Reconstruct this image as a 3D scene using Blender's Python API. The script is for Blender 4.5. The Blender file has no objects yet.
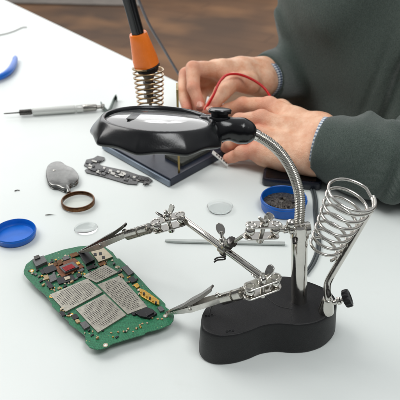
import bpy, bmesh, math, random
import numpy as np
import openvdb as vdb
from mathutils import Vector as V, Matrix
random.seed(7)
PI = math.pi
scene = bpy.context.scene
COL = scene.collection

# ------------------------------------------------------------------ camera model
H = 0.41; PITCH = math.radians(32); F = 615.5
c_, s_ = math.cos(PITCH), math.sin(PITCH)
CAM = V((0, 0, H)); FW = V((0, c_, -s_)); UP = V((0, s_, c_)); RT = V((1, 0, 0))
def ray(px, py): return FW + RT*((px-200)/F) + UP*((200-py)/F)
def T(px, py, t): return CAM + ray(px, py)*t            # point at depth t
def G(px, py, z=0.0):                                    # point on the level z
    d = ray(px, py); return CAM + d*((z-H)/d.z)
def depth(p): return (p-CAM).dot(FW)

# ------------------------------------------------------------------ objects
def rootloc(o):
    while o.parent: o = o.parent
    return o.location.copy()
def thing(name, label, cat, loc, group=None):
    o = bpy.data.objects.new(name, None); COL.objects.link(o)
    o.location = loc; o['label'] = label; o['category'] = cat
    o.empty_display_size = 0.01
    if group: o['group'] = group
    return o
def obj(name, bm, m, parent=None, base=None, label=None, cat=None, group=None, kind=None, smooth=None, bevel=0, bseg=2):
    if isinstance(bm, MB): bm = bm.bm
    off = rootloc(parent) if parent else (base or V((0, 0, 0)))
    bmesh.ops.translate(bm, verts=bm.verts, vec=-off)
    me = bpy.data.meshes.new(name)
    if smooth is None: smooth = 40
    for f in bm.faces: f.smooth = smooth > 0
    if smooth > 0:
        a = math.radians(smooth)
        for e in bm.edges:
            if len(e.link_faces) == 2 and e.calc_face_angle(0) > a: e.smooth = False
    bm.to_mesh(me); bm.free()
    ms = m if isinstance(m, (list, tuple)) else [m]
    for x in ms: me.materials.append(x)
    o = bpy.data.objects.new(name, me); COL.objects.link(o)
    if parent: o.parent = parent
    else: o.location = off
    if label: o['label'] = label
    if cat: o['category'] = cat
    if group: o['group'] = group
    if kind: o['kind'] = kind
    if bevel:
        b = o.modifiers.new('bevel', 'BEVEL'); b.width = bevel; b.segments = bseg; b.limit_method = 'ANGLE'; b.angle_limit = math.radians(35)
        b.harden_normals = False
    return o

def basis(d, hint=V((0, 0, 1))):
    d = d.normalized()
    if abs(d.dot(hint)) > 0.97: hint = V((1, 0, 0))
    x = hint.cross(d).normalized(); y = d.cross(x)
    return x, y, d

class MB:
    def __init__(s): s.bm = bmesh.new()
    def ring_loft(s, rings, cap0=True, cap1=True, closed=True, mi=0):
        vs = [[s.bm.verts.new(p) for p in r] for r in rings]
        n = len(vs[0])
        fs = []
        for i in range(len(vs)-1):
            for j in range(n if closed else n-1):
                k = (j+1) % n
                fs.append(s.bm.faces.new((vs[i][j], vs[i][k], vs[i+1][k], vs[i+1][j])))
        if cap0: fs.append(s.bm.faces.new(vs[0][::-1]))
        if cap1: fs.append(s.bm.faces.new(vs[-1]))
        for f in fs: f.material_index = mi
        return s
    def cyl(s, p0, p1, r0, r1=None, n=24, bev=0.0):
        r1 = r0 if r1 is None else r1
        x, y, d = basis(p1-p0); L = (p1-p0).length
        prof = [(0, r0), (L, r1)] if not bev else [(0, r0-bev), (bev*.3, r0-bev*.3), (bev, r0), (L-bev, r1), (L-bev*.3, r1-bev*.3), (L, r1-bev)]
        return s.lathe(p0, d, prof, n)
    def lathe(s, o, axis, prof, n=32, capped=True, fn=None, hint=V((0, 0, 1))):
        x, y, d = basis(axis, hint)
        rings = []
        for (h, r) in prof:
            rings.append([o + d*h + (x*math.cos(2*PI*j/n)+y*math.sin(2*PI*j/n))*max(r, 1e-5)*(fn(2*PI*j/n, h) if fn else 1) for j in range(n)])
        return s.ring_loft(rings, capped, capped)
    def sphere(s, c, r, n=20, sc=None, ax=None):
        ax = ax or V((0, 0, 1)); k = n//2
        prof = [(-r*(sc or 1)*math.cos(PI*i/k), r*math.sin(PI*i/k)) for i in range(k+1)]
        return s.lathe(c, ax, prof, n)
    def box(s, c, ex, ey, ez):               # half-extent vectors
        P = [c+ex*a+ey*b+ez*g for g in (-1, 1) for (a, b) in ((-1, -1), (1, -1), (1, 1), (-1, 1))]
        return s.ring_loft([P[:4], P[4:]])
    def prism(s, pts, up, mi=0):             # outline extruded along the vector up
        return s.ring_loft([pts, [p+up for p in pts]], mi=mi)
    def tube(s, pts, r, n=12, cap=True):
        N = len(pts); rr = r if hasattr(r, '__len__') else [r]*N
        t0 = (pts[1]-pts[0]).normalized(); x, y, _ = basis(t0)
        rings = []
        for i in range(N):
            t = (pts[min(i+1, N-1)]-pts[max(i-1, 0)]).normalized()
            x = (x - t*x.dot(t)).normalized(); y = t.cross(x)
            rings.append([pts[i]+(x*math.cos(2*PI*j/n)+y*math.sin(2*PI*j/n))*rr[i] for j in range(n)])
        return s.ring_loft(rings, cap, cap)
    def ring(s, c, axis, R, r, n=40, m=10, flat=1.0):     # torus
        x, y, d = basis(axis)
        g = []
        for i in range(n):
            a = 2*PI*i/n; e = x*math.cos(a)+y*math.sin(a)
            g.append([c+e*(R+r*math.cos(2*PI*j/m))+d*r*flat*math.sin(2*PI*j/m) for j in range(m)])
        g.append(g[0])
        vs = [[s.bm.verts.new(p) for p in q] for q in g[:-1]]
        for i in range(n):
            for j in range(m):
                a, b = vs[i], vs[(i+1) % n]; k = (j+1) % m
                s.bm.faces.new((a[j], b[j], b[k], a[k]))
        return s

def spline(P, n=10):                          # catmull-rom
    Q = [P[0]*2-P[1]] + list(P) + [P[-1]*2-P[-2]]; out = []
    for i in range(1, len(Q)-2):
        a, b, c, d = Q[i-1:i+3]
        for k in range(n):
            t = k/n
            out.append(0.5*((b*2)+(c-a)*t+(a*2-b*5+c*4-d)*t*t+(b*3-a-c*3+d)*t*t*t))
    out.append(P[-1].copy()); return out
def closed_spline(P, n=8):
    out = []; N = len(P)
    for i in range(N):
        a, b, c, d = P[i-1], P[i], P[(i+1) % N], P[(i+2) % N]
        for k in range(n):
            t = k/n
            out.append(0.5*((b*2)+(c-a)*t+(a*2-b*5+c*4-d)*t*t+(b*3-a-c*3+d)*t*t*t))
    return out

# ------------------------------------------------------------------ smooth implicit surfaces
def sdf_mesh(prims, vox, disp=None, pad=0.012, bm=None, post=None):
    """prims: (a, b, ra, rb, k) round cones joined with blend radius k."""
    lo = np.min([[min(p[0][i]-p[2], p[1][i]-p[3]) for i in range(3)] for p in prims], 0)-pad
    hi = np.max([[max(p[0][i]+p[2], p[1][i]+p[3]) for i in range(3)] for p in prims], 0)+pad
    n = np.ceil((hi-lo)/vox).astype(int)+1
    ax = [(lo[i]+np.arange(n[i])*vox).astype('f4') for i in range(3)]
    X, Y, Z = np.meshgrid(*ax, indexing='ij')
    D = np.full(X.shape, 1.0, 'f4')
    for (a, b, ra, rb, k) in prims:
        reach = max(ra, rb)+max(k, vox)*1.5+3*vox
        sl = []
        for i in range(3):
            l = max(int((min(a[i], b[i])-reach-lo[i])/vox), 0); h = min(int((max(a[i], b[i])+reach-lo[i])/vox)+2, n[i])
            sl.append(slice(l, h))
        sl = tuple(sl)
        x, y, z = X[sl]-a[0], Y[sl]-a[1], Z[sl]-a[2]
        d = b-a; L2 = max(d.dot(d), 1e-12)
        t = np.clip((x*d[0]+y*d[1]+z*d[2])/L2, 0, 1)
        q = np.sqrt((x-d[0]*t)**2+(y-d[1]*t)**2+(z-d[2]*t)**2)-(ra+(rb-ra)*t)
        o = D[sl]
        if k > 0:
            h = np.clip(0.5+0.5*(o-q)/k, 0, 1)
            D[sl] = o*(1-h)+q*h - k*h*(1-h)
        else: D[sl] = np.minimum(o, q)
    if disp: D = D+disp(X, Y, Z).astype('f4')
    if post: D = post(D, X, Y, Z).astype('f4')
    D = np.clip(D, -vox*4, vox*4)
    g = vdb.FloatGrid(background=float(vox*4)); g.copyFromArray(D.astype('f4'))
    P, Q = g.convertToQuads(isovalue=0.0)
    P = P*vox+lo
    bm = bm or bmesh.new()
    vs = [bm.verts.new(p) for p in P.tolist()]
    fs = []
    for q in Q.tolist():
        try: fs.append(bm.faces.new([vs[i] for i in q]))
        except ValueError: pass
    bmesh.ops.recalc_face_normals(bm, faces=fs)
    return bm

# ------------------------------------------------------------------ materials
def lin(c):
    return tuple(((x/255)/12.92 if x/255 <= .04045 else ((x/255+.055)/1.055)**2.4) for x in c)+(1,)
class Mat:
    def __init__(s, name):
        s.m = bpy.data.materials.new(name); s.m.use_nodes = True; s.nt = s.m.node_tree; s.b = s.nt.nodes['Principled BSDF']
        s.out = s.nt.nodes['Material Output']; s.tc = s.n('ShaderNodeTexCoord')
    def n(s, t, **k):
        x = s.nt.nodes.new(t)
        for a, b in k.items():
            if hasattr(x, a): setattr(x, a, b)
            else: x.inputs[a.replace('_', ' ')].default_value = b
        return x
    def l(s, a, b): s.nt.links.new(a, b)
    def noise(s, scale, detail=4, rough=.5, co='Object', vec=None):
        x = s.n('ShaderNodeTexNoise'); x.inputs['Scale'].default_value = scale; x.inputs['Detail'].default_value = detail
        x.inputs['Roughness'].default_value = rough; s.l(vec or s.tc.outputs[co], x.inputs['Vector']); return x.outputs['Fac']
    def ramp(s, src, stops):
        r = s.n('ShaderNodeValToRGB'); e = r.color_ramp.elements
        while len(e) < len(stops): e.new(.5)
        for k, (p, c) in enumerate(stops): e[k].position = p; e[k].color = c
        s.l(src, r.inputs[0]); return r.outputs[0]
    def math(s, op, a, b=None, c=None):
        x = s.n('ShaderNodeMath'); x.operation = op
        for i, v in enumerate((a, b, c)):
            if v is None: continue
            if isinstance(v, (int, float)): x.inputs[i].default_value = v
            else: s.l(v, x.inputs[i])
        return x.outputs[0]
    def mix(s, f, a, b):
        x = s.n('ShaderNodeMix'); x.data_type = 'RGBA'
        for i, v in ((0, f), (6, a), (7, b)):
            if isinstance(v, (int, float, tuple)): x.inputs[i].default_value = v
            else: s.l(v, x.inputs[i])
        return x.outputs[2]
    def bump(s, h, dist, strength=1.0):
        x = s.n('ShaderNodeBump'); x.inputs['Distance'].default_value = dist; x.inputs['Strength'].default_value = strength
        s.l(h, x.inputs['Height']); s.l(x.outputs[0], s.b.inputs['Normal']); return x
    def set(s, **k):
        for a, v in k.items():
            i = s.b.inputs[a.replace('_', ' ')]
            if isinstance(v, (int, float, tuple)): i.default_value = v
            else: s.l(v, i)
        return s
def simple(name, col, rough=.5, metal=0, var=.12, vs=60, bump=0, bs=400, rvar=.1, **k):
    M = Mat(name); c = lin(col)
    n = M.noise(vs, 5, .6)
    lo = tuple(x*(1-var) for x in c[:3])+(1,); hi = tuple(min(1, x*(1+var)) for x in c[:3])+(1,)
    M.set(Base_Color=M.ramp(n, [(.3, lo), (.7, hi)]), Metallic=metal)
    n2 = M.noise(vs*3.1, 3)
    M.set(Roughness=M.math('MULTIPLY_ADD', n2, rvar, rough-rvar/2))
    if bump: M.bump(M.noise(bs, 3), bump)
    M.set(**k); return M.m

CHROME = simple('chrome', (205, 202, 196), .13, 1, .06, 90, rvar=.14, bump=.00006, bs=220)
CHROME2 = simple('polished_steel', (190, 187, 180), .17, 1, .12, 140, rvar=.2, bump=.0001, bs=500)
STEEL = simple('brushed_steel', (170, 168, 162), .3, 1, .15, 120, rvar=.2, bump=.0001, bs=600)
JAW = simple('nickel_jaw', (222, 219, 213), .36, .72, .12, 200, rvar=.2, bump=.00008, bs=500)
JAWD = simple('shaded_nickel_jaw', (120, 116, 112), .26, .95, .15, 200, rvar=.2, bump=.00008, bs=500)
DARKSTEEL = simple('dark_steel', (95, 92, 90), .28, 1, .2, 150, rvar=.2)
NICKELWIRE = simple('brass_wire', (168, 142, 108), .22, 1, .2, 120)
BRASS = simple('brass', (190, 150, 80), .3, 1, .25, 200)
GOLD = simple('gold_contact', (212, 170, 90), .28, 1, .2, 500)
COPPER = simple('aged_copper', (104, 74, 52), .33, 1, .5, 160, rvar=.3)
BLACK = simple('black_plastic', (20, 20, 22), .47, 0, .15, 40, bump=.00022, bs=1500, rvar=.12, Specular_IOR_Level=.35)
BLACKG = simple('glossy_black_plastic', (14, 15, 18), .2, 0, .15, 40, bump=.00005, bs=900, rvar=.12)
RUBBER = simple('black_rubber', (20, 20, 21), .55, 0, .15, 90)
BLUE = simple('blue_plastic', (0, 98, 196), .3, 0, .12, 60)
BLUED = simple('blue_cup_plastic', (0, 90, 178), .33, 0, .15, 80)
ORANGE = simple('orange_plastic', (252, 128, 42), .26, 0, .06, 80, bump=.00008, bs=500)
NAVY = simple('navy_painted_steel', (38, 44, 58), .35, .2, .2, 50)
NAVYL = simple('grey_blue_painted_steel', (120, 132, 146), .35, .3, .2, 50)
PHONE = simple('dark_navy_plastic', (24, 27, 38), .28, 0, .15, 50)
CHIP = simple('chip_epoxy', (26, 26, 29), .3, 0, .3, 900)
CHIPG = simple('chip_grey', (92, 92, 92), .4, .3, .3, 700)
TIN = simple('tinned_metal', (176, 166, 146), .38, .85, .1, 300, bump=.00005, bs=900)
CERAM = simple('ceramic_tan', (165, 140, 100), .5, 0, .3, 900)
WHITEP = simple('white_plastic', (225, 225, 220), .45, 0, .05, 60)
REDW = simple('red_insulation', (205, 22, 26), .35, 0, .1, 90)
CORD = simple('grey_cord_rubber', (110, 112, 118), .45, 0, .15, 60)
CORDD = simple('dark_grey_cord', (70, 76, 78), .45, 0, .15, 60)
FERRO = simple('dark_debris', (84, 80, 76), .4, .6, .8, 400, bump=.001, bs=500)
LOUPE = simple('worn_nickel', (118, 118, 116), .24, .95, .16, 60, rvar=.3, bump=.00012, bs=70)

def m_table():
    M = Mat('table_laminate')
    n = M.noise(3.5, 4, .5); n2 = M.noise(60, 5, .6)
    c = M.ramp(n, [(.3, lin((212, 218, 215))), (.7, lin((223, 227, 225)))])
    w = M.ramp(M.noise(28, 6, .7), [(.62, (0, 0, 0, 1)), (.8, (.25, .25, .25, 1))])
    c = M.mix(w, c, lin((205, 208, 202)))
    M.set(Base_Color=c, Roughness=M.math('MULTIPLY_ADD', n2, .12, .3), Specular_IOR_Level=.4)
    M.bump(M.noise(900, 2), .00004); return M.m
def m_floor():
    M = Mat('brown_wood_floor')
    mp = M.n('ShaderNodeMapping'); M.l(M.tc.outputs['Object'], mp.inputs['Vector'])
    mp.inputs['Rotation'].default_value = (0, 0, .5)
    br = M.n('ShaderNodeTexBrick'); M.l(mp.outputs[0], br.inputs['Vector'])
    br.inputs['Scale'].default_value = 1; br.inputs['Brick Width'].default_value = 1.4; br.inputs['Row Height'].default_value = .16
    br.inputs['Mortar Size'].default_value = .004
    br.inputs['Color1'].default_value = lin((142, 106, 78)); br.inputs['Color2'].default_value = lin((124, 92, 68)); br.inputs['Mortar'].default_value = lin((98, 73, 56))
    n = M.noise(.9, 3, .5); n3 = M.noise(2.6, 2, .5)
    c = M.mix(M.math('MULTIPLY', M.ramp(n, [(.4, (0, 0, 0, 1)), (.62, (1, 1, 1, 1))]), .8), br.outputs['Color'], lin((84, 70, 60)))
    c = M.mix(M.math('MULTIPLY', M.ramp(n3, [(.48, (0, 0, 0, 1)), (.7, (1, 1, 1, 1))]), .6), c, lin((158, 118, 84)))
    M.set(Base_Color=c, Roughness=.75, Specular_IOR_Level=.2); return M.m
def m_skin():
    M = Mat('skin')
    at = M.n('ShaderNodeAttribute'); at.attribute_name = 'red'
    n = M.noise(70, 5, .6); n2 = M.noise(420, 3)
    base = M.ramp(n, [(.3, lin((221, 160, 126))), (.7, lin((244, 202, 172)))])
    c = M.mix(M.math('MULTIPLY', at.outputs['Fac'], .85), base, lin((206, 118, 98)))
    M.set(Base_Color=c, Roughness=M.math('MULTIPLY_ADD', n2, .15, .42), Subsurface_Weight=.22, Subsurface_Scale=.006, Specular_IOR_Level=.35)
    M.b.inputs['Subsurface Radius'].default_value = (1, .35, .2)
    vo = M.n('ShaderNodeTexVoronoi'); vo.inputs['Scale'].default_value = 900; M.l(M.tc.outputs['Object'], vo.inputs['Vector'])
    M.bump(M.math('ADD', vo.outputs['Distance'], M.noise(260, 5, .65)), .0004); return M.m
def m_knit():
    M = Mat('green_grey_knit')
    n = M.noise(800, 4, .85); n2 = M.noise(26, 5, .6)
    c = M.ramp(n, [(.3, lin((40, 52, 48))), (.7, lin((104, 117, 110)))])
    c = M.mix(M.math('MULTIPLY', n2, .35), c, lin((64, 74, 69)))
    M.set(Base_Color=c, Roughness=.92, Sheen_Weight=.35, Sheen_Roughness=.4, Specular_IOR_Level=.15)
    w = M.n('ShaderNodeTexWave'); w.inputs['Scale'].default_value = 330; w.inputs['Distortion'].default_value = 3; M.l(M.tc.outputs['Object'], w.inputs['Vector'])
    M.bump(M.math('ADD', w.outputs['Fac'], M.noise(900, 3)), .0005); return M.m
def m_check():
    M = Mat('checked_shirt_cotton')
    sp = M.n('ShaderNodeSeparateXYZ'); M.l(M.tc.outputs['UV'], sp.inputs[0])
    u = M.math('GREATER_THAN', M.math('FRACT', M.math('MULTIPLY', sp.outputs[0], 46)), .5)
    v = M.math('GREATER_THAN', M.math('FRACT', M.math('MULTIPLY', sp.outputs[1], 3)), .5)
    k = M.math('MULTIPLY', M.math('ADD', u, v), .5)
    M.set(Base_Color=M.ramp(k, [(.1, lin((222, 226, 230))), (.5, lin((130, 145, 165))), (.9, lin((48, 60, 84)))]), Roughness=.85)
    M.bump(M.noise(1500, 2), .0002); return M.m
def m_pcb(name='pcb_green', a=(10, 74, 50), b=(44, 126, 90)):
    M = Mat(name)
    vo = M.n('ShaderNodeTexVoronoi'); vo.distance = 'MANHATTAN'; vo.feature = 'DISTANCE_TO_EDGE' if False else 'F1'; vo.inputs['Scale'].default_value = 260
    M.l(M.tc.outputs['Object'], vo.inputs['Vector'])
    br = M.n('ShaderNodeTexBrick'); br.inputs['Scale'].default_value = 330; M.l(M.tc.outputs['Object'], br.inputs['Vector'])
    f = M.noise(520, 5, .7)
    c = M.ramp(f, [(.35, lin(a)), (.65, lin(b))])
    c = M.mix(M.math('MULTIPLY', br.outputs['Fac'], .55), c, lin((90, 170, 120)))
    g = M.math('LESS_THAN', vo.outputs['Distance'], .17)
    n = M.math('GREATER_THAN', M.noise(90, 1), .52)
    c = M.mix(M.math('MULTIPLY', M.math('MULTIPLY', g, n), .8), c, lin((205, 190, 130)))
    M.set(Base_Color=c, Roughness=.3); M.bump(br.outputs['Fac'], .00006); return M.m
def m_shield(nx, ny, tall=False):
    M = Mat('perforated_shield_tin')
    sp = M.n('ShaderNodeSeparateXYZ'); M.l(M.tc.outputs['UV'], sp.inputs[0])
    u, v = sp.outputs[0], sp.outputs[1]
    fu = M.math('SUBTRACT', M.math('FRACT', M.math('MULTIPLY', u, nx)), .5)
    fv = M.math('SUBTRACT', M.math('FRACT', M.math('MULTIPLY', v, ny)), .5)
    r = M.math('SQRT', M.math('ADD', M.math('POWER', fu, 2), M.math('POWER', fv, 2)))
    dot = M.math('LESS_THAN', r, .31)
    dm = M.math('ADD', M.math('ABSOLUTE', M.math('SUBTRACT', u, .5)), M.math('ABSOLUTE', M.math('SUBTRACT', v, .5)))
    inside = M.math('MULTIPLY', M.math('LESS_THAN', dm, .66), M.math('LESS_THAN', M.math('MAXIMUM', M.math('ABSOLUTE', M.math('SUBTRACT', u, .5)), M.math('ABSOLUTE', M.math('SUBTRACT', v, .5))), .44))
    k = M.math('MULTIPLY', dot, inside)
    n = M.noise(260, 4)
    base = M.ramp(n, [(.3, lin((146, 143, 134))), (.7, lin((176, 172, 160)))])
    M.set(Base_Color=M.mix(k, base, lin((66, 62, 54))), Metallic=M.math('MULTIPLY_ADD', k, -.6, .75), Roughness=.4)
    M.bump(k, -.0003); return M.m
def m_glass(name, col=(1, 1, 1, 1), ior=1.5, rough=0.0):
    M = Mat(name)
    n = M.noise(35, 2)
    M.set(Base_Color=col, Transmission_Weight=1.0, IOR=ior, Roughness=M.math('MULTIPLY', n, rough+.01)); return M.m
TABLE = m_table(); FLOOR = m_floor(); SKIN = m_skin(); KNIT = m_knit(); CHECK = m_check(); PCB = m_pcb()
PCBD = simple('pcb_bare_dark', (92, 92, 92), .4, .3, .85, 900)
GLASS = m_glass('lens_glass', (1, 1, 1, 1), 1.5); CLEARP = m_glass('clear_plastic', (.97, .98, .98, 1), 1.25, .1)
NAIL = simple('fingernail', (226, 170, 150), .28, 0, .05, 90)

# ================================================================== SETTING
def m_knurl():
    M = Mat('knurled_clear_handle'); w = M.n('ShaderNodeTexChecker'); w.inputs['Scale'].default_value = 900
    M.l(M.tc.outputs['Object'], w.inputs['Vector'])
    M.set(Base_Color=lin((226, 228, 224)), Metallic=.25, Roughness=.3); M.bump(w.outputs['Fac'], .0003); return M.m
KNURL = m_knurl()
mb = MB()
e0 = G(128, 58); e1 = G(400, 187); ed = (e0-e1); ed.z = 0; ed.normalize()
edge_far = e0+ed*1.6; edge_near = e1-ed*.9
tbl = [edge_near, edge_far, edge_far+V((-1.3, -1.2, 0)), V((-1.6, -.35, 0)), V((.9, -.35, 0))]
tbl = [V((p.x, p.y, 0)) for p in tbl]
mb.prism([p-V((0, 0, .03)) for p in tbl], V((0, 0, .03)))
obj('table_top', mb, TABLE, base=V((0, 0, -.03)), kind='structure', bevel=.002)
mb = MB(); mb.prism([V((-7, -1, -.76)), V((7, -1, -.76)), V((7, 9, -.76)), V((-7, 9, -.76))], V((0, 0, .02)))
obj('floor', mb, FLOOR, kind='structure')
# pale rug far off on the floor
RUG = simple('pale_grey_rug', (140, 132, 124), .9, 0, .15, 12)
a = G(-40, -14, -.74); b = G(4, 4, -.74); c = G(142, 7, -.74); d = G(122, -14, -.74)
mb = MB(); mb.prism([V((p.x, p.y, -.739)) for p in (a, b, c, d)], V((0, 0, .012)))
obj('rug', mb, RUG, base=V(((a.x+c.x)/2, (a.y+c.y)/2, -.739)), label='blurred pale grey rug on the brown floor far beyond the table', cat='rug', bevel=.004)

# ================================================================== SOLDERING STAND (helping hand)
BH = 0.034
base_loc = G(268, 322, 0)
ST = thing('helping_hand_stand', 'black based chrome helping hand stand with magnifier, jointed arms and crocodile clips', 'tool stand', V((base_loc.x, base_loc.y, 0)))
out_px = [(201, 324), (202, 331), (208, 336), (219, 339), (235, 338), (250, 334), (263, 329), (278, 327), (294, 328), (310, 327), (325, 322), (335, 313), (337, 303), (331, 294), (320, 288), (306, 283), (290, 279), (274, 279), (258, 283), (241, 289), (222, 297), (208, 307), (202, 316)]
top = closed_spline([G(x, y-3, BH) for x, y in out_px], 6)
ctr = sum(top, V())/len(top)
def ringof(sc, z): return [V((ctr.x+(p.x-ctr.x)*sc, ctr.y+(p.y-ctr.y)*sc, z)) for p in top]
mb = MB()
mb.ring_loft([ringof(.985, .0012), ringof(1.02, .0012), ringof(1.03, .003), ringof(1.0, BH-.004), ringof(.994, BH-.0018), ringof(.98, BH-.0004), ringof(.965, BH), ringof(.90, BH), ringof(.5, BH)], True, True)
BASE = obj('base', mb, BLACK, ST, smooth=50)
for x, y in ((214, 322), (250, 330), (325, 316), (320, 295), (225, 302)):
    p = G(x, y, 0); mb = MB(); mb.cyl(V((p.x, p.y, 0)), V((p.x, p.y, .0014)), .006); obj('rubber_foot', mb, RUBBER, BASE)
# curved moulding line + little embossed marks on the base top
arc = spline([G(x, y, BH) for x, y in ((209, 315), (212, 306), (222, 300), (238, 294), (252, 291), (262, 293), (270, 300), (279, 306), (292, 309))], 10)
mb = MB(); mb.tube([p+V((0, 0, -.0003)) for p in arc], .0007, 8)
obj('moulding_line', mb, RUBBER, BASE)
mb = MB()
for (x, y) in ((206, 316), (209, 315.5), (212, 315), (227, 331.5), (230, 331), (233, 330.5)):
    p = G(x, y, BH+.0001); mb = MB(); mb.ring(p, V((0, 0, 1)), .0010, .0002, 14, 6); obj('embossed_mark', mb, BLACKG, BASE)

post0 = G(299, 300, BH); post0.z = BH
def vert_z(p, py):     # height above p that shows at picture row py
    lo, hi = -.1, .6
    for _ in range(50):
        m = (lo+hi)/2; q = V((p.x, p.y, m)); d = q-CAM; y = 200-F*d.dot(UP)/d.dot(FW)
        if y > py: lo = m
        else: hi = m
    return m
zc = vert_z(post0, 229)
postT = V((post0.x, post0.y, zc)); tp = depth(postT); postT = T(299.5, 229, tp); PAX = (postT-post0).normalized(); PL_ = (postT-post0).length
mb = MB(); mb.lathe(post0, PAX, [(-.001, .0072), (PL_-.004, .0070), (PL_, .0062)], 40)
obj('post', mb, CHROME, ST, smooth=30)
# collar clamp at the post top
mb = MB()
ax = RT
cA = postT+V((-.0095, -.001, 0)); cB = postT+V((.0115, .001, .0005))
mb.lathe(cA, (cB-cA).normalized(), [(0, .0030), (.0008, .0040), (.003, .0044), (.004, .0056), (.017, .0058), (.0182, .0054), (.0188, .004)], 36)
mb.lathe(postT-PAX*.009, PAX, [(0, .0070), (.0008, .0080), (.006, .0080), (.0125, .0072), (.0145, .0056)], 36)
obj('post_collar', mb, CHROME, ST, smooth=30)
mb = MB(); sc = postT+V((-.0085, -.004, .0080)); mb.sphere(sc, .0042, 24); mb.cyl(sc+V((0, 0, -.001)), sc+V((.005, .003, -.007)), .0018)
obj('collar_screw', mb, CHROME, ST)
mb = MB(); mb.cyl(postT+V((-.0045, -.0055, -.0055)), postT+V((-.0045, -.010, -.0075)), .0022, bev=.0004)
obj('set_screw', mb, DARKSTEEL, ST)

# gooseneck
gp = [T(x, y, t) for x, y, t in ((299, 224, tp), (300, 210, tp-.001), (299.5, 196, tp-.003), (296, 181, tp-.005), (289.5, 166, tp-.008), (279.5, 152, tp-.011), (267.5, 141.5, tp-.013), (255, 134.5, tp-.014), (248, 131, tp-.0145))]
path = spline(gp, 90)
# resample with helix ribs
S = [0]
for i in range(1, len(path)): S.append(S[-1]+(path[i]-path[i-1]).length)
bmn = MB(); N = len(path); n = 26
x, y, _ = basis(path[1]-path[0]); rings = []
for i in range(N):
    t = (path[min(i+1, N-1)]-path[max(i-1, 0)]).normalized(); x = (x-t*x.dot(t)).normalized(); y = t.cross(x)
    rr = []
    for j in range(n):
        a = 2*PI*j/n; ph = 2*PI*S[i]/.0015+a
        r = .0043+.00030*(abs(math.cos(ph/2))*2-1)
        rr.append(path[i]+(x*math.cos(a)+y*math.sin(a))*r)
    rings.append(rr)
bmn.ring_loft(rings)
obj('gooseneck', bmn, CHROME2, ST, smooth=75)
mb = MB(); q = path[-1]; dq = (path[-1]-path[-30]).normalized()
mb.lathe(q-dq*.010, dq, [(0, .0042), (.0005, .0047), (.010, .0052), (.0155, .0056), (.017, .005)], 32)
obj('neck_ferrule', mb, CHROME, ST, smooth=30)

# magnifier
MC = T(158, 121, .495); md = ray(158, 121).normalized()
ang = math.radians(-2.5)
e1v = (RT*math.cos(ang)+UP*math.sin(ang)); e1v = (e1v-md*e1v.dot(md)).normalized()
upv = e1v.cross(md).normalized()
if upv.z < 0: upv = -upv
sn = .235
nv = (-md*sn+upv*math.sqrt(1-sn*sn)).normalized(); e2v = nv.cross(e1v).normalized()
def MP(r, a, h): return MC+(e1v*math.cos(a)+e2v*math.sin(a))*r+nv*h
mb = MB(); n = 180
prof = [(.0412, -.0005, 0), (.0416, .0012, 0), (.0424, .0028, 0), (.0440, .0032, .0), (.0456, .0022, .0), (.0468, .0006, .0), (.0484, -.0018, .15), (.0504, -.0050, .5), (.0524, -.0086, .85), (.0540, -.0118, 1.0), (.0542, -.0138, 1.0), (.0528, -.0154, .9), (.0490, -.0164, .5), (.0440, -.0155, .1), (.0415, -.0105, 0), (.0408, -.004, 0), (.0408, .0005, 0)]
rings = []
for j in range(n):
    a = 2*PI*j/n
    w = math.cos(9*a+.9); s1 = abs(math.cos(4.5*a+.45))
    rings.append([MP(r+k*(.0014-.0030*s1**.85), a, (h if h > 0 else h*.86)+k*.0010*w*(.2+.8*(h<-.01))) for (r, h, k) in prof[:-1]])
vs = [[mb.bm.verts.new(p) for p in q] for q in rings]; m = len(vs[0])
for i in range(n):
    for j in range(m):
        A, B = vs[i], vs[(i+1) % n]; k = (j+1) % m; mb.bm.faces.new((A[j], B[j], B[k], A[k]))
bmesh.ops.recalc_face_normals(mb.bm, faces=mb.bm.faces)
MF = obj('magnifier_frame', mb, BLACKG, ST, smooth=60)
sb = MF.modifiers.new('sub', 'SUBSURF'); sb.levels = 1; sb.render_levels = 1
# lens (thin biconvex)
mb = MB(); pr = []; R = .0413
for i in range(13): u = i/12; pr.append((-.0022+.0016*(u**2), R*u))
for i in range(13): u = 1-i/12; pr.append((.0030-.0023*(u**2), R*u))
mb.lathe(MC-nv*.0005, nv, pr, 72)
bmesh.ops.remove_doubles(mb.bm, verts=mb.bm.verts, dist=2e-5)
obj('lens', mb, GLASS, MF, smooth=70)
# hinge body (smooth blended)
def TD(x, y, dt=0): return T(x, y, tp-.015+dt)
hp = [(TD(209, 128, .002), TD(220, 127), .0052, .0074, .004),
      (TD(203, 119, .008), TD(219, 121, .004), .0035, .006, .004),
      (TD(203, 140, -.006), TD(221, 134, -.003), .005, .0062, .004),
      (TD(221, 127), TD(242, 131), .0092, .0100, .005),
      (TD(242, 131), TD(246, 132), .0102, .0088, .004)]
bm = sdf_mesh(hp, .0006)
HB = obj('hinge_body', bm, BLACKG, ST, smooth=80)
mb = MB(); kb = TD(219.5, 119.5, -.001); kn = (nv*.9+UP*.2).normalized()
mb.lathe(kb-kn*.002, kn, [(0, .0085), (.003, .0088), (.0045, .0082), (.005, .0072), (.0068, .0072), (.0076, .0094), (.0098, .0096), (.0108, .0088), (.0112, .006), (.0110, .001)], 40)
obj('hinge_knob', mb, BLACKG, HB, smooth=35)
mb = MB()
arcp = [TD(237+3.0*math.sin(a)+6*math.cos(a)*.6, 130-10.6*math.cos(a*.9), -.0085+.004*abs(a)) for a in [(-.1+i*.07) for i in range(14)]]

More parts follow.
